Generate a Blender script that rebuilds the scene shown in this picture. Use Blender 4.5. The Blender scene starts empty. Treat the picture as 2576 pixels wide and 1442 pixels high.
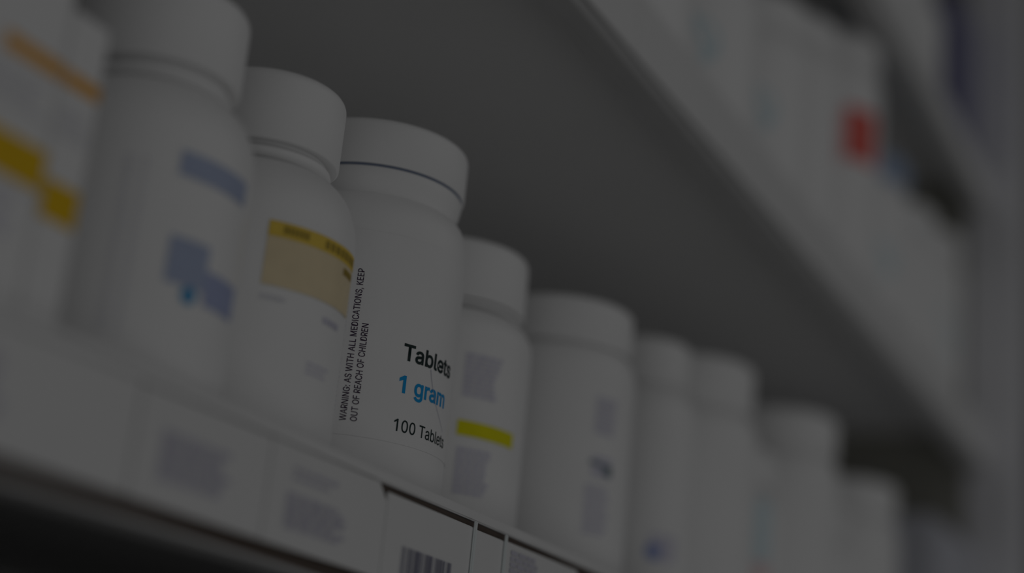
import bpy, bmesh, math, random
from mathutils import Vector, Matrix
random.seed(4)
S = bpy.context.scene
C = S.collection
ZO = 1.55            # camera height above the floor; heights below are relative to the lens

# ------------------------------------------------------------------ camera
cd = bpy.data.cameras.new('camera'); cam = bpy.data.objects.new('camera', cd); C.objects.link(cam)
cd.sensor_width = 36.0; cd.sensor_fit = 'HORIZONTAL'
cd.lens = 4144.925 / 2576 * 36
cd.clip_start = 0.01; cd.clip_end = 50
ax = Vector((0.43130082, 0.31224382, 0.84645342))     # aisle direction seen by the camera (right, down, forward)
up = Vector((0.09412967, -0.94865516, 0.30198177))
into = Vector((-0.89728435, 0.0505686, 0.43854716))
M = Matrix(((ax.x, -ax.y, -ax.z), (into.x, -into.y, -into.z), (up.x, -up.y, -up.z)))
cam.matrix_world = Matrix.Translation((0, 0, ZO)) @ M.to_4x4()
cd.dof.use_dof = True
cd.dof.focus_distance = 0.489
cd.dof.aperture_fstop = 3.2
S.camera = cam

# ------------------------------------------------------------------ light and exposure
S.view_settings.view_transform = 'Standard'; S.view_settings.look = 'None'
S.view_settings.gamma = 1; S.view_settings.use_curve_mapping = False
S.view_settings.exposure = -4.29
w = bpy.data.worlds.new('world'); S.world = w; w.use_nodes = True
bg = w.node_tree.nodes['Background']; bg.inputs[0].default_value = (1, 1, 1.0, 1); bg.inputs[1].default_value = 0.6

def area(name, loc, target, sx, sy, power):
    l = bpy.data.lights.new(name, 'AREA'); l.shape = 'RECTANGLE'; l.size = sx; l.size_y = sy; l.energy = power
    o = bpy.data.objects.new(name, l); C.objects.link(o); o.location = loc
    d = Vector(target) - Vector(loc); o.rotation_euler = d.to_track_quat('-Z', 'Y').to_euler()
    return o
area('ceiling_light_strip', (0.7, -1.3, 2.7), (0.7, -1.3, 0), 3.0, 1.0, 60)
area('low_front_fill', (0.8, -1.5, 0.75), (0.95, 0.3, 1.82), 3.4, 1.1, 30)  # added fill lamp, aimed up from low in front to brighten the shelf undersides
area('left_side_fill', (-1.9, -1.1, 1.15), (0.6, 0.3, 1.75), 1.8, 1.5, 26)  # added fill lamp from the left, brightens the bottle sides turned that way

# ------------------------------------------------------------------ materials
def mat(name, col, rough=0.5, metal=0.0, noise=0.0, nscale=40, bump=0.0, bscale=300, spec=0.4, coat=0.0):
    m = bpy.data.materials.new(name); m.use_nodes = True
    nt = m.node_tree; b = nt.nodes['Principled BSDF']
    b.inputs['Roughness'].default_value = rough; b.inputs['Metallic'].default_value = metal
    b.inputs['Specular IOR Level'].default_value = spec; b.inputs['Coat Weight'].default_value = coat
    tc = nt.nodes.new('ShaderNodeTexCoord')
    n = nt.nodes.new('ShaderNodeTexNoise'); n.inputs['Scale'].default_value = nscale; n.inputs['Detail'].default_value = 4
    nt.links.new(tc.outputs['Object'], n.inputs['Vector'])
    r = nt.nodes.new('ShaderNodeValToRGB')
    r.color_ramp.elements[0].position = 0.3; r.color_ramp.elements[1].position = 0.7
    r.color_ramp.elements[0].color = tuple(c * (1 - noise) for c in col) + (1,)
    r.color_ramp.elements[1].color = tuple(min(1, c * (1 + noise)) for c in col) + (1,)
    nt.links.new(n.outputs['Fac'], r.inputs['Fac']); nt.links.new(r.outputs['Color'], b.inputs['Base Color'])
    if bump:
        n2 = nt.nodes.new('ShaderNodeTexNoise'); n2.inputs['Scale'].default_value = bscale
        nt.links.new(tc.outputs['Object'], n2.inputs['Vector'])
        bp = nt.nodes.new('ShaderNodeBump'); bp.inputs['Strength'].default_value = bump; bp.inputs['Distance'].default_value = 0.0003
        nt.links.new(n2.outputs['Fac'], bp.inputs['Height']); nt.links.new(bp.outputs['Normal'], b.inputs['Normal'])
    return m
PLASTIC = mat('white_plastic', (.95, .95, .95), .42, noise=.01, bump=.08, spec=.3)
CAP = mat('cap_plastic', (.95, .95, .95), .5, noise=.01, bump=.08, spec=.3)
PAPER = mat('label_paper', (.945, .945, .945), .45, noise=.01, spec=.3)
CARTON = mat('white_carton', (.92, .92, .92), .6, noise=.015, spec=.2)
PALE = mat('pale_grey_carton', (.62, .63, .69), .6, noise=.02, spec=.2)
SHELF = mat('grey_shelf_metal', (.90, .90, .90), .5, noise=.02, nscale=12, bump=.1)
EDGE = mat('white_edge_paint', (.88, .88, .88), .5, noise=.02)
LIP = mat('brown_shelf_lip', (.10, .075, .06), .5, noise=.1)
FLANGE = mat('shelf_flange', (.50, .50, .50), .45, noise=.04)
UNDER = mat('dark_recess', (.07, .07, .065), .7, noise=.05)
BACK = mat('back_panel', (.90, .90, .89), .6, noise=.05)
POST = mat('post_paint', (.88, .88, .91), .5, noise=.02)
TAG = mat('tag_paper', (.86, .86, .86), .4, noise=.01)
CLIP = mat('clear_plastic', (.90, .95, .95), .15, noise=.0, spec=.6)
def ink(name, col, rough=.5): return mat(name, col, rough, noise=.03, nscale=200, spec=.3)
BLACK = ink('black_ink', (.012, .03, .03)); PURPLE = ink('warning_ink', (.05, .025, .065))
BLUE = ink('cyan_ink', (.0, .36, .80)); NAVY = ink('slate_band_ink', (.46, .53, .72)); NAVY2 = ink('slate_patch_ink', (.44, .50, .74)); BARS = ink('barcode_ink', (.28, .28, .36))
CYAN = ink('bright_cyan_ink', (.06, .36, .68)); AMBER = ink('amber_ink', (.92, .66, .10)); TAN = ink('cream_tan_ink', (.90, .76, .50))
YELLOW = ink('yellow_ink', (.88, .82, .0)); ORANGE = ink('orange_stripe_ink', (.92, .46, .05)); GOLD = ink('gold_band_ink', (.90, .56, .0))
LAV = ink('lavender_fine_print', (.72, .71, .82)); GREY = ink('grey_fine_print', (.78, .78, .82)); OCHRE = ink('ochre_print', (.45, .32, .05)); TAGP = ink('tag_print_ink', (.62, .61, .70))
DARKT = ink('dark_teal_ink', (.22, .28, .32)); TEAL = ink('pale_teal_ink', (.70, .84, .89)); RED = ink('red_ink', (.88, .14, .11)); PINK = ink('pink_ink', (.88, .66, .66))
ROYAL = ink('royal_blue_ink', (.28, .36, .70)); BLUECAP = mat('blue_cap', (.34, .44, .62), .45, noise=.02)
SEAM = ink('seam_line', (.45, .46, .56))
RINGM = mat('blue_grey_liner', (.20, .24, .33), .6, noise=.03)

# ------------------------------------------------------------------ helpers
def link(name, bm, m, parent=None, smooth=False, sharp=35):
    me = bpy.data.meshes.new(name); bm.normal_update(); bm.to_mesh(me); bm.free()
    me.materials.append(m)
    if smooth:
        for p in me.polygons: p.use_smooth = True
        me.set_sharp_from_angle(angle=math.radians(sharp))
    o = bpy.data.objects.new(name, me); C.objects.link(o)
    if parent: o.parent = parent
    return o
def thing(name, loc, label, cat, group=None):
    o = bpy.data.objects.new(name, None); C.objects.link(o); o.empty_display_size = .02
    o.location = (loc[0], loc[1], loc[2] + ZO); o['label'] = label; o['category'] = cat
    if group: o['group'] = group
    return o
def box(bm, x0, x1, y0, y1, z0, z1, bev=0.0):
    r = bmesh.ops.create_cube(bm, size=1)
    for v in r['verts']:
        v.co = Vector(((x0 + x1) / 2 + v.co.x * (x1 - x0), (y0 + y1) / 2 + v.co.y * (y1 - y0), (z0 + z1) / 2 + v.co.z * (z1 - z0)))
    if bev:
        es = list({e for v in r['verts'] for e in v.link_edges})
        bmesh.ops.bevel(bm, geom=es, offset=bev, segments=2, affect='EDGES')
    return bm
def lathe(bm, prof, n=96):
    """prof: list of (radius, z) from bottom to top, closed on the axis at both ends"""
    rings = []
    for r, z in prof:
        rings.append([bm.verts.new((r * math.cos(2 * math.pi * i / n), r * math.sin(2 * math.pi * i / n), z)) for i in range(n)])
    for a, b in zip(rings, rings[1:]):
        for i in range(n):
            bm.faces.new((a[i], a[(i + 1) % n], b[(i + 1) % n], b[i]))
    bm.faces.new(list(reversed(rings[0]))); bm.faces.new(rings[-1])
    return bm
def rounded(r0, z0, r1, z1, k=6, convex=True):
    """quarter-ellipse points from (r0,z0) to (r1,z1)"""
    out = []
    for i in range(1, k + 1):
        t = math.pi / 2 * i / k
        if convex: out.append((r1 + (r0 - r1) * math.cos(t), z0 + (z1 - z0) * math.sin(t)))
        else: out.append((r0 + (r1 - r0) * math.sin(t), z1 + (z0 - z1) * math.cos(t)))
    return out
def band(r, t0, t1, z0, z1, slope=0.0, n=None):
    """a printed area wrapped on a cylinder of radius r; angles in degrees, z local"""
    bm = bmesh.new(); n = n or max(4, int(abs(t1 - t0) / 2.5)); lo = []; hi = []
    for i in range(n + 1):
        f = i / n; a = math.radians(t0 + (t1 - t0) * f); dz = slope * f
        lo.append(bm.verts.new((r * math.cos(a), r * math.sin(a), z0 + dz))); hi.append(bm.verts.new((r * math.cos(a), r * math.sin(a), z1 + dz)))
    for i in range(n): bm.faces.new((lo[i], lo[i + 1], hi[i + 1], hi[i]))
    return bm
def disc(r, t, z, rad, n=28):
    bm = bmesh.new(); vs = []
    for i in range(n):
        a = 2 * math.pi * i / n; th = math.radians(t) + rad * math.cos(a) / r
        vs.append(bm.verts.new((r * math.cos(th), r * math.sin(th), z + rad * math.sin(a))))
    bm.faces.new(vs); return bm
def printlines(r, t0, t1, z0, z1, rows, fill=.55, words=5):
    """rows of fine print as short dashes wrapped round a cylinder"""
    bm = bmesh.new(); h = (z1 - z0) / rows
    for k in range(rows):
        a = t0; end = t0 + (t1 - t0) * random.uniform(.8, 1)
        while a < end:
            wd = (t1 - t0) / words * random.uniform(.5, 1.1); b = min(a + wd, end)
            b2 = band(r, a, b, z1 - (k + fill) * h, z1 - k * h, n=3)
            me = bpy.data.meshes.new('t'); b2.to_mesh(me); b2.free(); bm.from_mesh(me); bpy.data.meshes.remove(me)
            a = b + (t1 - t0) * .04
    return bm
GLYPHS = __import__('json').loads('''{" ":[188,[]],",":[188,[[38,-119,68,71,137,71,84,-119]]],"0":[453,[[227,-7,191,-3,158,7,130,24,105,48,85,77,69,113,57,155,50,202,48,254,50,306,57,353,69,395,85,431,106,461,130,484,159,502,191,512,227,516,262,512,295,502,323,484,348,461,368,431,384,395,396,353,403,306,405,254,403,202,396,155,384,113,368,77,348,48,323,24,295,7,263,-3],[227,50,250,52,271,60,290,74,306,92,320,116,330,144,338,176,342,213,344,254,342,295,338,332,330,365,320,393,306,416,290,435,271,449,250,457,227,460,203,457,182,449,163,435,147,416,134,393,123,365,115,332,111,295,109,254,111,213,115,176,123,144,134,116,147,92,163,74,182,60,203,52]]],"1":[400,[[246,509,246,0,176,0,176,420,40,350,40,415,185,509]]],":":[188,[[95,-4,83,-3,73,1,63,9,55,18,51,29,50,41,51,53,55,64,63,73,73,81,83,85,95,87,107,85,118,81,128,73,135,64,140,53,141,41,140,29,135,18,128,9,118,1,107,-3],[95,271,83,272,73,277,63,284,55,294,51,304,50,316,51,328,55,339,63,349,73,356,83,360,95,362,107,360,118,356,128,349,135,339,140,328,141,316,140,304,135,294,128,284,118,277,107,272]]],"A":[480,[[16,0,201,509,276,509,463,0,395,0,287,302,280,323,272,346,264,372,255,402,244,438,232,478,245,478,233,437,222,402,213,371,204,345,197,322,191,302,85,0],[110,142,110,199,370,199,370,142]]],"C":[510,[[267,-7,225,-3,186,7,150,25,119,49,92,79,70,115,53,157,44,203,40,254,44,305,53,352,70,393,92,429,119,459,150,484,186,501,225,512,267,516,293,514,317,511,340,504,362,496,383,485,402,471,419,456,435,438,448,418,459,397,467,373,473,348,408,348,404,365,397,380,389,395,380,407,369,418,357,428,344,437,330,444,315,449,300,453,284,455,267,456,237,453,209,445,184,432,161,414,141,391,125,364,113,332,106,295,103,254,106,213,113,177,125,145,141,117,161,94,184,76,210,63,237,56,267,53,284,54,300,56,315,60,330,65,344,72,357,81,369,90,380,102,389,114,397,128,404,144,408,160,473,160,467,135,459,112,448,91,435,71,420,53,402,38,383,24,363,13,341,5,317,-2,293,-6]]],"D":[502,[[219,0,96,0,96,57,215,57,254,60,288,68,318,81,343,99,363,122,379,149,390,181,397,216,399,255,397,294,390,329,379,361,364,388,344,410,320,428,291,441,258,449,221,452,93,452,93,509,225,509,273,505,315,495,353,478,385,455,412,426,433,391,449,351,458,306,462,255,458,205,449,159,433,119,411,83,384,54,351,31,312,14,268,3],[125,509,125,0,60,0,60,509]]],"E":[419,[[60,0,60,509,372,509,372,452,125,452,125,286,355,286,355,229,125,229,125,57,375,57,375,0]]],"F":[410,[[60,0,60,509,369,509,369,452,125,452,125,278,346,278,346,221,125,221,125,0]]],"G":[520,[[269,-7,225,-3,185,7,149,25,118,49,91,79,69,116,53,157,43,203,40,254,43,305,53,352,69,393,91,429,117,459,149,484,184,501,223,512,265,516,291,514,316,510,340,504,363,494,384,483,403,469,421,453,436,436,449,416,460,395,468,373,474,349,408,349,402,365,395,379,387,393,378,406,368,417,356,427,344,436,330,443,315,448,300,453,283,455,265,456,236,453,209,445,183,432,160,414,141,392,125,364,113,332,106,295,103,254,106,213,113,177,125,145,141,117,161,95,184,76,210,63,238,56,269,53,296,55,322,61,345,71,365,85,382,102,396,123,407,147,413,173,415,202,434,199,283,199,283,256,478,256,478,200,475,160,466,124,451,91,431,62,406,38,377,19,344,5,308,-4]]],"H":[517,[[60,0,60,509,125,509,125,289,392,289,392,509,457,509,457,0,392,0,392,232,125,232,125,0]]],"I":[190,[[62,0,62,509,127,509,127,0]]],"K":[467,[[60,0,60,509,125,509,125,270,352,509,440,509,235,296,450,0,372,0,190,250,125,183,125,0]]],"L":[393,[[60,0,60,509,125,509,125,57,361,57,361,0]]],"M":[628,[[60,0,60,509,152,509,277,187,287,159,299,123,311,84,322,49,307,49,318,83,330,121,342,158,352,187,476,509,568,509,568,0,504,0,504,291,504,327,505,369,506,413,507,457,513,457,508,441,503,425,498,409,482,363,467,322,456,291,342,0,286,0,170,291,159,321,145,361,129,408,112,457,119,457,120,416,121,372,122,328,122,291,122,0]]],"N":[523,[[60,0,60,509,136,509,396,100,396,509,463,509,463,0,387,0,127,410,127,0]]],"O":[533,[[267,-7,225,-3,186,7,150,25,119,49,92,79,70,115,53,157,44,203,40,254,44,305,53,352,70,393,92,429,119,459,150,484,186,501,225,512,267,516,309,512,348,501,384,484,415,459,442,429,464,393,480,352,490,305,493,254,490,203,480,157,464,115,442,79,415,49,384,25,348,7,309,-3],[267,53,296,55,324,63,349,76,372,94,392,116,408,144,420,176,428,213,430,254,428,295,420,332,408,365,392,392,372,415,349,433,324,446,296,453,267,456,237,453,210,445,184,433,161,415,142,392,125,364,113,332,106,295,103,254,106,213,113,176,125,144,142,117,161,94,184,76,210,63,237,55]]],"P":[445,[[60,0,60,509,235,509,272,506,305,499,332,487,356,471,375,452,390,430,400,404,407,377,409,348,407,318,400,291,390,265,375,243,356,223,332,207,305,195,272,188,235,186,109,186,109,242,233,242,257,244,279,248,297,256,312,266,324,279,333,294,339,310,343,328,344,348,343,367,339,385,333,402,324,416,312,428,297,439,279,446,257,451,232,452,125,452,125,0]]],"R":[449,[[60,0,60,509,236,509,273,506,305,500,333,489,356,473,376,455,390,433,401,408,407,381,409,352,407,323,401,296,390,271,376,250,356,232,333,217,305,206,273,200,236,198,96,198,96,255,234,255,258,256,280,260,298,267,313,276,325,287,334,300,340,316,344,333,345,352,344,371,340,389,334,405,325,419,313,430,298,440,279,446,258,451,233,452,125,452,125,0],[353,0,230,229,303,229,428,0]]],"S":[447,[[224,-9,188,-7,156,-1,128,9,102,23,81,40,64,60,51,83,42,109,38,137,104,137,108,118,114,102,123,88,136,76,150,66,166,59,185,53,204,50,224,49,246,50,267,54,286,60,303,69,317,79,329,92,338,106,344,122,346,139,344,154,340,168,332,179,322,189,310,197,296,205,280,211,263,217,245,222,184,239,145,253,112,269,86,289,67,313,56,341,52,372,54,400,62,425,75,448,92,468,113,484,138,498,165,508,195,514,227,516,259,514,289,508,316,498,340,484,360,468,377,449,390,427,398,403,401,378,337,378,332,402,320,421,302,437,280,449,254,456,225,459,204,457,185,454,167,448,152,440,139,430,129,418,121,405,117,391,115,376,117,359,122,345,131,334,142,324,155,315,169,308,184,302,198,297,212,293,264,279,279,275,295,270,312,264,328,256,344,248,359,238,372,226,384,213,395,198,402,180,407,161,408,139,406,112,399,87,386,64,370,43,349,25,323,11,294,0,261,-7]]],"T":[449,[[32,452,32,509,417,509,417,452,257,452,257,0,193,0,193,452]]],"U":[517,[[259,-8,220,-6,186,2,154,15,126,33,103,55,85,80,71,108,63,140,60,173,60,509,124,509,124,178,126,155,132,133,141,113,153,95,169,80,187,68,208,59,232,53,259,52,285,53,309,59,331,68,349,80,364,95,377,113,385,133,391,155,393,178,393,509,457,509,457,173,454,140,446,108,433,80,414,55,391,33,363,15,332,2,297,-6]]],"W":[686,[[155,0,16,509,82,509,163,196,167,179,172,162,175,145,187,94,190,76,194,58,197,40,189,40,193,58,196,76,200,94,203,111,207,128,211,145,224,196,306,509,380,509,462,196,466,179,470,162,474,145,486,94,490,76,494,58,497,40,488,40,492,58,495,76,499,94,503,111,506,128,510,145,523,196,603,509,670,509,530,0,455,0,368,323,362,345,357,368,351,391,346,417,341,445,336,475,350,475,345,446,340,420,335,395,330,371,324,347,318,323,230,0]]],"a":[389,[[160,-9,137,-7,115,-3,94,5,76,15,60,29,48,45,38,63,32,84,30,108,32,128,36,146,43,161,53,174,64,184,78,193,92,200,108,206,125,211,143,214,161,217,178,220,234,227,247,229,257,231,265,235,271,240,274,246,276,255,276,257,275,272,272,285,267,297,260,307,251,315,240,322,227,327,212,330,196,331,178,330,163,327,149,322,137,316,127,309,118,301,110,292,104,283,100,274,41,291,51,313,64,331,79,346,95,358,114,368,133,375,153,380,173,383,194,384,208,384,223,382,239,379,255,375,271,369,286,360,300,350,312,336,322,320,330,301,335,278,337,251,337,0,277,0,277,52,272,52,267,43,260,34,252,25,242,16,229,8,215,1,199,-4,181,-7],[170,45,192,47,211,51,228,59,242,68,254,80,263,93,270,108,274,122,276,138,276,190,272,187,267,184,259,182,251,180,241,178,231,176,200,171,175,168,161,166,147,163,134,159,122,153,112,147,103,139,97,130,93,118,92,105,93,93,96,82,102,72,109,64,119,57,130,52,142,48,156,46]]],"b":[424,[[229,-8,208,-7,189,-3,172,4,159,12,147,21,138,31,130,41,123,50,118,59,112,59,112,0,53,0,53,509,114,509,114,319,118,319,123,327,130,336,137,346,147,355,158,364,171,373,188,379,207,383,229,384,259,382,287,374,313,361,335,342,354,320,370,293,381,261,388,227,390,189,388,151,381,116,370,84,355,57,336,34,313,16,288,3,260,-6],[220,47,242,49,262,55,279,66,294,80,306,97,316,117,323,139,327,163,328,189,327,215,323,239,316,261,307,281,295,298,280,311,262,322,243,328,220,330,198,328,178,322,161,312,147,299,134,282,125,263,118,241,114,216,113,189,114,162,118,138,125,115,135,95,147,78,162,65,179,55,198,49]]],"e":[404,[[212,-8,177,-5,145,3,117,16,92,35,72,58,56,85,44,116,37,150,34,187,36,224,44,258,55,290,71,317,91,340,115,359,142,373,172,382,205,384,226,383,246,380,266,374,285,366,303,355,319,341,334,324,347,305,357,282,365,256,370,227,371,194,371,169,75,169,75,221,338,221,310,202,308,226,304,248,298,269,288,286,277,301,263,314,246,323,227,328,205,330,183,328,164,323,146,313,131,301,119,286,109,270,102,251,97,231,96,211,96,178,98,151,102,127,110,106,121,88,135,73,151,61,169,53,190,48,212,46,227,47,241,49,254,53,265,58,276,65,285,73,294,82,300,93,306,105,365,91,358,72,348,55,335,39,320,26,302,14,283,4,261,-3,237,-7]]],"g":[425,[[207,-151,180,-149,156,-146,134,-140,114,-132,97,-122,82,-110,70,-97,59,-84,51,-69,101,-41,107,-49,114,-57,122,-66,131,-74,142,-82,154,-88,169,-93,187,-96,207,-97,236,-95,261,-87,282,-75,298,-58,308,-34,311,-6,311,68,306,68,301,60,294,51,287,41,277,32,266,23,252,16,236,10,217,6,195,5,165,7,138,14,113,27,90,43,71,65,55,90,43,120,36,154,34,191,36,229,43,263,55,293,71,320,90,342,112,361,138,374,166,382,196,384,218,383,237,379,253,373,267,365,279,356,288,346,296,336,302,327,308,319,313,319,313,379,372,379,372,-9,370,-40,363,-67,350,-90,334,-109,314,-124,291,-136,265,-144,237,-149],[205,59,227,61,246,66,264,75,278,87,290,103,300,121,307,142,311,166,312,193,311,219,307,242,300,264,291,283,279,299,264,312,247,322,227,328,205,330,182,328,163,322,145,312,130,298,118,282,109,262,102,241,98,218,96,193,98,167,102,144,109,123,118,104,131,88,145,76,163,66,183,61]]],"l":[189,[[139,-2,112,0,91,8,74,20,62,37,55,59,53,84,53,509,114,509,114,99,114,83,117,71,120,62,126,57,135,53,146,52,160,53,170,54,181,3,162,-1,154,-2,147,-2]]],"m":[610,[[53,0,53,379,112,379,112,295,108,295,114,314,122,331,132,346,144,358,158,368,172,376,187,382,203,385,219,386,245,383,268,375,287,361,303,342,314,320,321,295,312,295,318,312,326,329,337,343,350,356,364,366,381,375,398,381,417,385,437,386,458,385,478,380,497,372,514,361,529,346,541,328,550,307,555,283,557,255,557,0,496,0,496,254,493,279,485,298,473,313,456,323,438,329,419,330,402,329,387,326,374,320,363,312,353,302,345,290,340,277,336,263,335,247,335,0,274,0,274,260,272,280,265,297,253,311,238,322,220,328,199,330,185,329,171,326,158,320,145,312,135,302,126,289,119,274,115,257,114,238,114,0]]],"r":[259,[[53,0,53,379,112,379,112,321,115,321,124,339,137,354,152,367,171,377,191,383,213,385,229,384,243,384,243,322,230,324,223,325,215,326,207,326,190,324,174,321,159,315,146,306,135,296,126,284,119,269,115,254,114,237,114,0]]],"s":[365,[[182,-8,157,-7,133,-3,112,3,93,12,76,24,62,38,50,54,41,73,36,94,94,107,101,87,111,72,124,60,141,52,160,47,181,45,206,47,227,53,244,62,258,74,265,88,268,103,266,115,262,126,254,136,243,144,229,150,212,155,149,170,118,180,92,192,72,208,58,227,50,249,47,274,49,295,55,314,65,332,79,347,95,360,115,370,137,378,161,383,187,384,212,383,234,379,254,372,271,363,286,352,299,339,309,324,318,308,324,290,268,277,262,291,254,304,243,316,228,325,210,331,187,333,166,331,147,326,131,317,119,305,111,292,109,277,110,264,115,253,124,243,136,235,152,229,172,223,229,209,261,200,287,187,306,171,320,153,328,131,331,107,329,85,323,65,312,47,298,31,281,18,260,6,236,-2,210,-7]]],"t":[227,[[204,379,204,327,6,327,6,379],[65,471,126,471,126,98,127,83,130,70,136,61,144,55,156,51,170,50,185,51,202,54,213,2,207,0,200,-2,192,-3,184,-3,176,-4,168,-4,138,-1,113,7,92,21,77,41,68,64,65,93]]]}''')   # letter outlines: advance, closed contours (thousandths of the em)
def text_bm(body, bold=0.0):
    cu = bpy.data.curves.new('t', 'CURVE'); cu.dimensions = '2D'; cu.fill_mode = 'BOTH'; cu.offset = bold
    x = 0.0
    for ch in body:
        adv, cs = GLYPHS[ch]
        for c in cs:
            sp = cu.splines.new('POLY'); n = len(c) // 2; sp.points.add(n - 1); sp.use_cyclic_u = True
            for k in range(n): sp.points[k].co = (x + c[2 * k] / 1000, c[2 * k + 1] / 1000, 0, 1)
        x += adv / 1000
    o = bpy.data.objects.new('t', cu); C.objects.link(o)
    me = bpy.data.meshes.new_from_object(o.evaluated_get(bpy.context.evaluated_depsgraph_get()))
    bm = bmesh.new(); bm.from_mesh(me); bpy.data.objects.remove(o); bpy.data.curves.remove(cu); bpy.data.meshes.remove(me)
    return bm
def capheight(): return max(GLYPHS['H'][1][0][1::2]) / 1000
def wrap_text(body, r, t, z, cap, width=None, vertical=False, bold=0.0):
    """lettering wrapped on a cylinder: starts at angle t and height z, cap height and optional total length in metres"""
    bm = text_bm(body, bold); s = cap / capheight()
    x0 = min(v.co.x for v in bm.verts); x1 = max(v.co.x for v in bm.verts)
    sx = width / (x1 - x0) if width else s
    bmesh.ops.triangulate(bm, faces=bm.faces[:])
    for v in bm.verts:
        x = (v.co.x - x0) * sx; y = v.co.y * s
        if vertical: th, zz = math.radians(t) - y / r, z + x
        else: th, zz = math.radians(t) + x / r, z + y
        v.co = (r * math.cos(th), r * math.sin(th), zz)
    return bm

BOT = 0.0845
def bottle(X, Y, R, zsh, neck, zneck, capr, zc0, zc1, label, group=None, base=BOT, ring=True, wide=False, capm=None, body_m=None):
    """heights are absolute (relative to the lens); the thing's origin is the bottom centre"""
    t = thing('medicine_bottle', (X, Y, base), label, 'bottle', group)
    z = lambda v: v - base
    p = [(R * .80, 0), (R * .9, .0006), (R * .965, .002), (R * .995, .0045), (R, .008), (R, z(zsh) * .5), (R, z(zsh))]
    if wide:
        p += rounded(R, z(zsh), neck, z(zneck), 8)
        p += [(neck, z(zneck) + .0015), (capr - .0012, z(zneck) + .0042), (capr - .0006, z(zc0) - .0012), (capr - .0012, z(zc0) - .0004)]
    else:
        p += rounded(R, z(zsh), neck, z(zneck), 10)
        p += [(neck, z(zneck) + .0006), (capr - .0026, z(zneck) + .0012), (capr - .0020, z(zneck) + .0022), (capr - .0022, z(zc0) - .0018), (neck, z(zc0) - .0014)]
    p += [(capr - .0035, z(zc0) + .0002)]
    link('body', lathe(bmesh.new(), p), body_m or PLASTIC, t, True, 50)
    cm = bmesh.new(); H = zc1 - zc0
    q = [(capr - .0045, z(zc0) + .0004), (capr - .0006, z(zc0)), (capr, z(zc0) + .0006), (capr, z(zc1) - H * .16)]
    q += rounded(capr, z(zc1) - H * .16, capr - H * .16, z(zc1), 6)
    q += [(capr * .8, z(zc1)), (capr * .78, z(zc1) - .0004)]
    link('cap', lathe(cm, q), capm or CAP, t, True, 50)
    return t

# ================================================================== ROOM
def struct(name, bm, m):
    o = link(name, bm, m); o['kind'] = 'structure'; return o
FLOORM = mat('floor_vinyl', (.74, .74, .73), .5, noise=.1, nscale=3)
WALLM = mat('wall_paint', (.62, .62, .66), .7, noise=.02, nscale=3)
struct('floor', box(bmesh.new(), -3, 5, -2.6, 1.2, -.05, 0), FLOORM)
struct('wall_back', box(bmesh.new(), -3, 5, 1.2, 1.3, 0, 2.8), WALLM)
struct('wall_far', box(bmesh.new(), 5, 5.1, -2.6, 1.3, 0, 2.8), WALLM)

# ================================================================== SHELVING
YF, YB = .23, .54
XL, XR = -.9, 1.2345
def shelf(zlab, label):
    """zlab: bottom edge of the tag strip; the goods stand on zlab + .0289"""
    t = thing('shelf', (0, YF, zlab), label, 'shelf', 'metal shelves of the unit')
    zt = .0289
    link('board', box(bmesh.new(), XL, XR, .012, YB - YF - .001, zt - .004, zt), SHELF, t)
    bm = box(bmesh.new(), XL, XR, 0, .0118, zt - .0032, zt, .0004)
    link('front_edge', bm, EDGE, t)
    bm = box(bmesh.new(), XL, XR, .0004, .0022, -.0036, zt - .0036)
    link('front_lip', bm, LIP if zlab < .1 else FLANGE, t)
    bm = box(bmesh.new(), XL, XR, .0004, .0118, -.0048, -.0036)
    box(bm, XL, XR, .0100, .0118, -.0036, zt - .0036)
    link('bottom_flange', bm, FLANGE, t)
shelf(.0556, 'grey metal shelf under the sharp white bottles, with tags along its edge')
shelf(.278, 'grey metal shelf above the sharp bottles, its plain underside in view')
shelf(.483, 'topmost grey metal shelf in view, in the upper right corner')
shelf(-.19, 'grey metal shelf below the frame, under the sharp bottles')
t = thing('shelf_back_panel', (0, YB, -ZO), 'light back panel closing the shelves behind the bottles', 'panel')
link('panel', box(bmesh.new(), XL, XR + .10, 0, .015, .10, 2.45), BACK, t)
for x0, x1, lb in ((XR, XR + .045, 'white upright post at the right edge, where the shelves end'), (XL - .045, XL, 'white upright post at the near end of the shelves, outside the photo')):
    t = thing('upright_post', (x0, .205, -ZO), lb, 'post')
    link('post', box(bmesh.new(), 0.0002, x1 - x0, 0, .040, 0, 2.45, .002), POST, t)
PANEL = mat('dark_olive_panel', (.36, .355, .31), .6, noise=.05)
t = thing('side_panel', (XR, .2455, -ZO), 'dark panel closing the far end of the shelves behind the white post', 'panel')
link('panel', box(bmesh.new(), .0004, .018, 0, YB - .2455, .10, 2.45), PANEL, t)

# unseen bins added below the frame to keep light off the underside above
BIN = mat('light_block_plastic', (.02, .02, .02), .5, noise=.1)
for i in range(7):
    t = thing('light_block_bin', (-.72 + i * .29, .232, -.19 + .0289), 'unseen dark bin added below the frame to block light from the shelf underside, number %s from the near end' % ('one two three four five six seven'.split()[i]), 'bin', 'added light-blocking bins below the frame')
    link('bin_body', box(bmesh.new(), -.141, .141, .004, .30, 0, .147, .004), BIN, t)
    link('bin_lid', box(bmesh.new(), -.1435, .1435, 0, .303, .1472, .163, .003), BIN, t)

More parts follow.
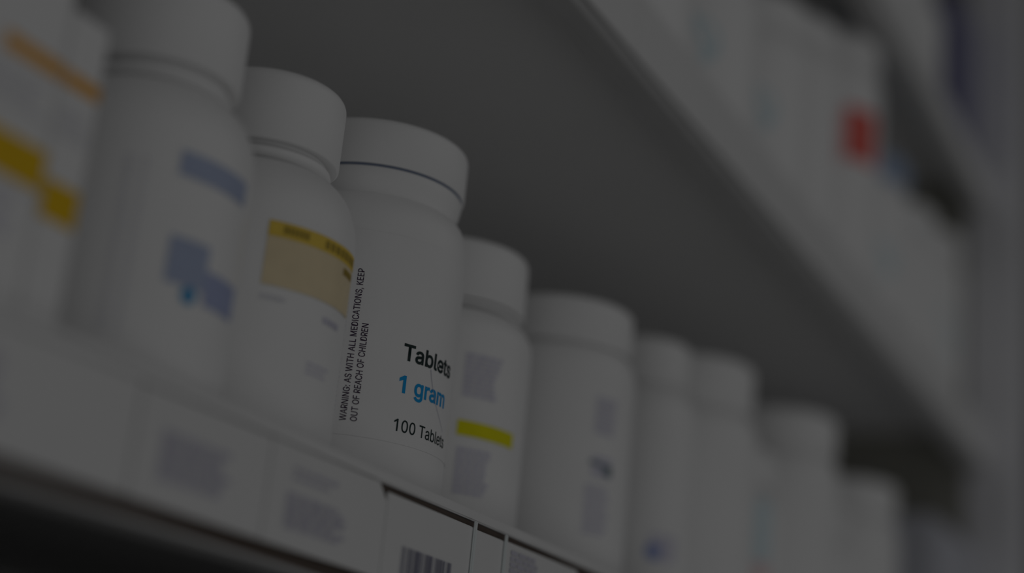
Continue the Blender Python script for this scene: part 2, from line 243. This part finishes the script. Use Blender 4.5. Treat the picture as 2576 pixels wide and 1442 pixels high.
# ================================================================== RAIL TAGS
def flat_lines(x0, x1, y, z0, z1, rows, fill=.55, words=5):
    bm = bmesh.new(); h = (z1 - z0) / rows
    for k in range(rows):
        a = x0; end = x0 + (x1 - x0) * random.uniform(.75, 1)
        while a < end:
            b = min(a + (x1 - x0) / words * random.uniform(.5, 1.1), end)
            vs = [bm.verts.new(c) for c in ((a, y, z1 - (k + fill) * h), (b, y, z1 - (k + fill) * h), (b, y, z1 - k * h), (a, y, z1 - k * h))]
            bm.faces.new(vs); a = b + (x1 - x0) * .04
    return bm
def tag_thing(x0, x1, zb, zt, label, group, thick=.0009, top_notch=False):
    t = thing('shelf_tag', ((x0 + x1) / 2, YF - .0004, zb), label, 'label', group)
    w2 = (x1 - x0) / 2
    bm = box(bmesh.new(), -w2, w2, -thick, 0, 0, zt - zb, 0 if top_notch else .0003)
    if top_notch:          # clipped upper right corner
        es = [e for e in bm.edges if all(v.co.x > 0 and v.co.z > .01 for v in e.verts)]
        bmesh.ops.bevel(bm, geom=es, offset=.0046, segments=1, affect='EDGES')
    link('card', bm, TAG, t)
    return t
L = 'white shelf-edge tag on the lower rail, '
T = []
t = tag_thing(.150, .2010, .0556, .0808, L + 'nearest the lens and darkened by blur', 'tags on the lower shelf rail')
t = tag_thing(.2013, .2738, .0556, .0808, L + 'under the striped carton', 'tags on the lower shelf rail')
link('print_block', flat_lines(-.022, -.004, -.00115, .006, .019, 6, .8, 3), TAGP, t)
t = tag_thing(.2743, .3246, .0556, .0806, L + 'under the blue-banded bottle', 'tags on the lower shelf rail')
link('print_block', flat_lines(-.0165, .0118, -.00115, .0055, .0168, 6, .8, 4), TAGP, t)
t = tag_thing(.3249, .3808, .0556, .0806, L + 'with its right corner clipped at the dark notch', 'tags on the lower shelf rail', top_notch=True)
link('print_block', flat_lines(-.0195, .0100, -.00115, .0045, .0135, 7, .75, 5), TAGP, t)
link('heading', flat_lines(-.018, .004, -.00115, .0160, .0200, 2, .5, 6), TAGP, t)
t = tag_thing(.3811, .4335, .0556, .0790, L + 'with a barcode, right of the dark notch', 'tags on the lower shelf rail')
bm = bmesh.new(); x = -.0160
while x < .0135:
    wd = random.choice((.00022, .00022, .00045, .0007))
    vs = [bm.verts.new(c) for c in ((x, -.00115, -.0), (x + wd, -.00115, -.0), (x + wd, -.00115, .0105), (x, -.00115, .0105))]
    bm.faces.new(vs); x += wd + random.choice((.0003, .0003, .0006, .0008))
link('barcode', bm, BARS, t)
link('clip', box(bmesh.new(), .0243, .0259, -.0018, -.0010, .001, .0252, .0003), CLIP, t)
t = tag_thing(.4337, .4543, .0556, .0787, L + 'narrow one between two raised clear clips', 'tags on the lower shelf rail')
link('clip', box(bmesh.new(), .0086, .0101, -.0018, -.0010, .001, .0250, .0003), CLIP, t)
t = tag_thing(.4545, .5100, .0556, .0790, L + 'last one before the frame cuts it off', 'tags on the lower shelf rail')
link('print_block', flat_lines(-.024, -.004, -.00115, .012, .0212, 5, .75, 4), TAGP, t)
place = ['at the top edge of the photo', 'under the first teal-dot bottle', 'under the second teal-dot bottle', 'under the third white bottle', 'under the bottle left of the red patch',
         'under the bottle with the red patch', 'under the blue-capped bottle', 'beside the second to last of the row', 'one before the end of the row', 'at the white end post']
for i in range(10):
    x0 = .445 + i * .079
    t = tag_thing(x0, x0 + .0788, .278, .3025, 'blurred white shelf-edge tag on the upper rail, ' + place[i], 'tags on the upper shelf rail')
for i, pl in enumerate(('at the top edge of the photo', 'second from the top edge', 'third from the top edge', 'just above the dark gap end', 'meeting the white end post')):
    x0 = .84 + i * .079
    t = tag_thing(x0, x0 + .0788, .483, .5075, 'blurred white shelf-edge tag on the topmost rail, ' + pl, 'tags on the topmost shelf rail')

# ================================================================== BOTTLES, LOWER SHELF
G = 'white medicine bottles on the lower shelf'
b = bottle(.3028, .265, .0282, .1450, .0162, .1630, .0215, .1677, .1900, 'narrow-capped white bottle with a blue band and blue patch, beside the striped carton', G)
R = .0282; e = R + .00025
link('blue_band', band(e, -121, -74, .1360 - BOT, .1421 - BOT, -.0005), NAVY, b)
link('blue_patch', band(e, -120, -97, .1095 - BOT, .1208 - BOT), NAVY, b)
link('blue_patch', band(e, -97, -68, .1065 - BOT, .1150 - BOT), NAVY2, b)
link('cyan_mark', disc(e + .0001, -106, .1075 - BOT, .0021), CYAN, b)
for a0, a1 in ((-147, -143), (-139, -136)):
    link('fine_print', printlines(e, a0, a1, .094 - BOT, .138 - BOT, 22, .5, 1), GREY, b)

b = bottle(.3626, .273, .0299, .1470, .0168, .1665, .02215, .1713, .1932, 'narrow-capped white bottle with an amber and tan label, left of the sharp bottle', G)
R = .0299; e = R + .00025
lab = link('amber_label', band(e, -135, -66, .1268 - BOT, .1448 - BOT), TAN, b)
link('amber_band', band(e + .0001, -135, -66, .1405 - BOT, .1448 - BOT), AMBER, lab)
link('band_print', printlines(e + .0002, -127, -112, .1414 - BOT, .1438 - BOT, 1, .9, 6), OCHRE, lab)
link('band_print', printlines(e + .0002, -101, -68, .1412 - BOT, .1438 - BOT, 1, .9, 8), OCHRE, lab)
link('band_print', printlines(e + .0002, -82, -68, .1370 - BOT, .1392 - BOT, 1, .9, 4), OCHRE, lab)
link('fine_print', printlines(e, -135, -118, .1225 - BOT, .1240 - BOT, 1, .8, 4), GREY, b)
link('fine_print', printlines(e, -95, -78, .1205 - BOT, .1228 - BOT, 1, .8, 4), LAV, b)
link('fine_print', printlines(e, -103, -84, .1050 - BOT, .1090 - BOT, 3, .4, 4), LAV, b)

b = bottle(.4246, .2735, .0322, .1640, .0268, .1765, .0294, .1855, .2010, 'sharpest white bottle, wide screw cap, lettered Tablets 1 gram', G, wide=True)
R = .0322; e = R + .0002
link('liner_ring', lathe(bmesh.new(), [(.0280, .18475 - BOT), (.0287, .1848 - BOT), (.0287, .18545 - BOT), (.0280, .1855 - BOT)]), RINGM, b, True)
link('label_sheet', band(R + .0001, -185, -20, .0992 - BOT, .1625 - BOT), PAPER, b)
link('lettering', wrap_text('Tablets', e, -120.2, .1247 - BOT, .0048, .0236, bold=.019), BLACK, b)['label'] = 'bold black word Tablets'
link('lettering', wrap_text('1 gram', e, -120.8, .1147 - BOT, .0050, .0215, bold=.019), BLUE, b)['label'] = 'bold blue 1 gram'
link('lettering', wrap_text('100 Tablets', e, -121, .1029 - BOT, .0036, .0250, bold=.004), BLACK, b)['label'] = 'black 100 Tablets'
link('lettering', wrap_text('WARNING: AS WITH ALL MEDICATIONS, KEEP', e, -147.0, .1032 - BOT, .00195, .0468, True, bold=.006), PURPLE, b)['label'] = 'warning text running up the side'
link('lettering', wrap_text('OUT OF REACH OF CHILDREN', e, -141.4, .1034 - BOT, .00195, .0298, True, bold=.006), PURPLE, b)
link('fine_print', printlines(e, -156.0, -153.0, .105 - BOT, .142 - BOT, 26, .5, 1), GREY, b)
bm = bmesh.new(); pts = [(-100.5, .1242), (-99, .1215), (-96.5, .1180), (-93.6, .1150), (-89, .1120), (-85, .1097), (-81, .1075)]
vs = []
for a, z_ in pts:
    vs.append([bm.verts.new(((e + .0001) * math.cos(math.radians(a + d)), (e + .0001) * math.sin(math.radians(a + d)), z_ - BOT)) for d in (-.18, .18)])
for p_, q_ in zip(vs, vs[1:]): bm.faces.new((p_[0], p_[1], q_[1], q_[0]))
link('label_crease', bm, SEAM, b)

b = bottle(.4935, .279, .0300, .1530, .0200, .1640, .0262, .1665, .1885, 'narrow-capped white bottle with a bright yellow bar, right of the sharp bottle', G)
e = .0300 + .00025
link('yellow_bar', band(e, -139, -93, .1171 - BOT, .1222 - BOT, -.0004), YELLOW, b)
link('fine_print', printlines(e, -138, -110, .1300 - BOT, .1455 - BOT, 9, .7, 4), LAV, b)
link('fine_print', printlines(e, -138, -112, .0970 - BOT, .1130 - BOT, 9, .7, 4), LAV, b)

b = bottle(.573, .273, .0315, .1610, .0262, .1730, .0290, .1745, .1915, 'wide-capped white bottle with a dark label mark, right of the yellow-barred one', G, wide=True)
e = .0315 + .00025
link('fine_print', printlines(e, -124, -104.5, .1375 - BOT, .1520 - BOT, 8, .7, 2), LAV, b)
link('fine_print', printlines(e, -128, -106, .0990 - BOT, .1180 - BOT, 9, .6, 2), LAV, b)
link('dark_mark', band(e, -126, -106, .1262 - BOT, .1275 - BOT, -.001), DARKT, b)
link('dark_mark', band(e, -114, -106, .1225 - BOT, .1262 - BOT), DARKT, b)
link('grey_mark', band(e - .0001, -124, -106, .1215 - BOT, .1295 - BOT), LAV, b)

b = bottle(.671, .276, .0255, .1660, .0165, .1850, .0205, .1870, .2065, 'slim white bottle with a royal blue blot low on its front, between two wide-capped bottles', G)
e = .0255 + .00025
link('blue_mark', disc(e, -137, .1100 - BOT, .0034), ROYAL, b)
link('blue_halo', band(e - .0001, -142, -112, .1060 - BOT, .1175 - BOT), LAV, b)
b = bottle(.735, .2765, .0335, .1730, .0265, .1890, .0300, .1920, .2145, 'plain wide-capped white bottle right of the slim blue-blotted one', G, wide=True)
e = .0335 + .00025
b = bottle(.8045, .280, .0295, .1500, .0200, .1650, .0240, .1680, .1880, 'low white bottle with a grey-blue strip, half hidden between two wide-capped bottles', G)
e = .0295 + .00025
link('grey_strip', band(e, -133, -112, .1290 - BOT, .1600 - BOT), TEAL, b)
link('pink_mark', band(e, -133, -112, .1200 - BOT, .1285 - BOT), PINK, b)
b = bottle(.8715, .276, .0358, .1820, .0300, .1990, .0335, .2020, .2225, 'tall white wide-capped bottle, third from the right end of the lower row', G, wide=True)
b = bottle(.947, .280, .030, .1500, .0200, .1650, .0240, .1680, .1880, 'low white bottle almost hidden, second from the right end of the lower row', G)
b = bottle(1.014, .276, .0352, .1760, .0300, .1920, .0335, .1950, .2150, 'last white bottle of the lower row, beside the pale grey carton', G, wide=True)

# ------------------------------------------------------------------ cartons, lower shelf
def quad(x0, x1, z0, z1, y=-.00025):
    bm = bmesh.new()
    bm.faces.new([bm.verts.new(c) for c in ((x0, y, z0 - BOT), (x1, y, z0 - BOT), (x1, y, z1 - BOT), (x0, y, z1 - BOT))])
    return bm
cx = .2040
t = thing('medicine_carton', (cx, .2400, BOT), 'tall white carton with orange and gold stripes at the left edge, the taller of two', 'box', 'striped cartons')
link('carton_shell', box(bmesh.new(), -.0400, .0402, 0, .075, 0, .122, .0006), CARTON, t)
link('orange_stripe', quad(.2262 - cx, .2440 - cx, .1396, .1434), ORANGE, t)
link('gold_band', quad(.1650 - cx, .2440 - cx, .1138, .1228), GOLD, t)
link('fine_print', flat_lines(.2200 - cx, .2435 - cx, -.0003, .1275 - BOT, .1365 - BOT, 4, .5, 5), GREY, t)
link('fine_print', flat_lines(.2100 - cx, .2400 - cx, -.0003, .1000 - BOT, .1110 - BOT, 4, .5, 5), LAV, t)
cx = .2506
t = thing('medicine_carton', (cx, .2400, BOT), 'slim shorter white carton with the same stripes set lower, touching the blue-banded bottle', 'box', 'striped cartons')
link('carton_shell', box(bmesh.new(), -.0060, .0060, 0, .075, 0, .1574 - BOT, .0005), CARTON, t)
link('orange_stripe', quad(-.0058, .0056, .1396, .1432), ORANGE, t)
link('gold_band', quad(-.0058, .0052, .1094, .1180), GOLD, t)
link('fine_print', flat_lines(-.0052, .0050, -.0003, .1270 - BOT, .1350 - BOT, 4, .5, 3), GREY, t)
t = thing('medicine_carton', (1.166, .237, BOT), 'pale grey carton at the far end of the lower shelf, by the end post', 'box')
link('carton_shell', box(bmesh.new(), -.066, .066, 0, .09, 0, .130, .001), PALE, t)

# ================================================================== BOTTLES, UPPER SHELF
U = 'white medicine bottles on the upper shelf'
B1 = .278 + .0289
up_specs = [
 (.504, .277, .0405, .400, 'white bottle on the upper shelf, left of the first teal dot, at the top edge', None),
 (.594, .277, .0405, .400, 'white bottle on the upper shelf just before the one with the first teal dot', None),
 (.684, .277, .0405, .410, 'white bottle on the upper shelf with the first teal dot from the left', ('dot', -145.3, .3492)),
 (.774, .277, .0400, .424, 'white bottle on the upper shelf with the second teal dot from the left', ('dot', -145.3, .3545)),
 (.8490, .277, .0345, .452, 'white bottle of middle height on the upper shelf, left of the red-patched one', None),
 (.925, .277, .0400, .4765, 'tall white bottle on the upper shelf with a red patch on its side', ('red',)),
 (1.008, .277, .0400, .430, 'blue-capped white bottle with a teal dot, right of the red-patched one', ('dot', -133.4, .3548)),
 (1.094, .277, .0400, .428, 'plain white bottle second from the end post on the upper shelf', None),
 (1.180, .277, .0400, .440, 'end white bottle on the upper shelf, with the last and largest teal dot', ('bigdot', -128.1, .3600)),
]
for X, Y, R, top, lb, kind in up_specs:
    blue = 'blue-capped' in lb
    b = bottle(X, Y, R, top - .034, R * .90, top - .022, R * .96, top - .019, top, lb, U, base=B1, wide=True, capm=BLUECAP if blue else None)
    e = R + .0003
    if kind and kind[0] == 'dot': link('teal_dot', disc(e, kind[1], kind[2] - B1, 0.0125), TEAL, b)
    if kind and kind[0] == 'bigdot': link('teal_dot', disc(e, kind[1], kind[2] - B1, .0165), TEAL, b)
    if kind and kind[0] == 'red':
        link('red_patch', band(e, -137, -100, .390 - B1, .424 - B1), RED, b)
        link('pink_patch', band(e, -160, -138, .385 - B1, .420 - B1), PINK, b)

# ================================================================== TOPMOST SHELF
B2 = .483 + .0289
for X, top, lb in ((.93, .62, 'first'), (1.02, .62, 'second'), (1.10, .62, 'third')):
    b = bottle(X, .275, .037, top - .040, .027, top - .026, .030, top - .022, top, 'white bottle on the topmost shelf in the upper right corner, %s from the left' % lb, 'white bottles on the topmost shelf', base=B2, wide=True)
    if lb == 'first': link('tan_mark', band(.0373, -150, -110, .555 - B2, .585 - B2), TAN, b)

t = thing('medicine_carton', (1.196, .240, B2), 'narrow dark navy block standing in for the dark gap beside the white end post, topmost shelf', 'box')  # block added for the dark gap between bottles and post
link('carton_shell', box(bmesh.new(), -.030, .0375, 0, .09, 0, .13, .001), mat('navy_gap_block', (.22, .22, .36), .6, noise=.03), t)
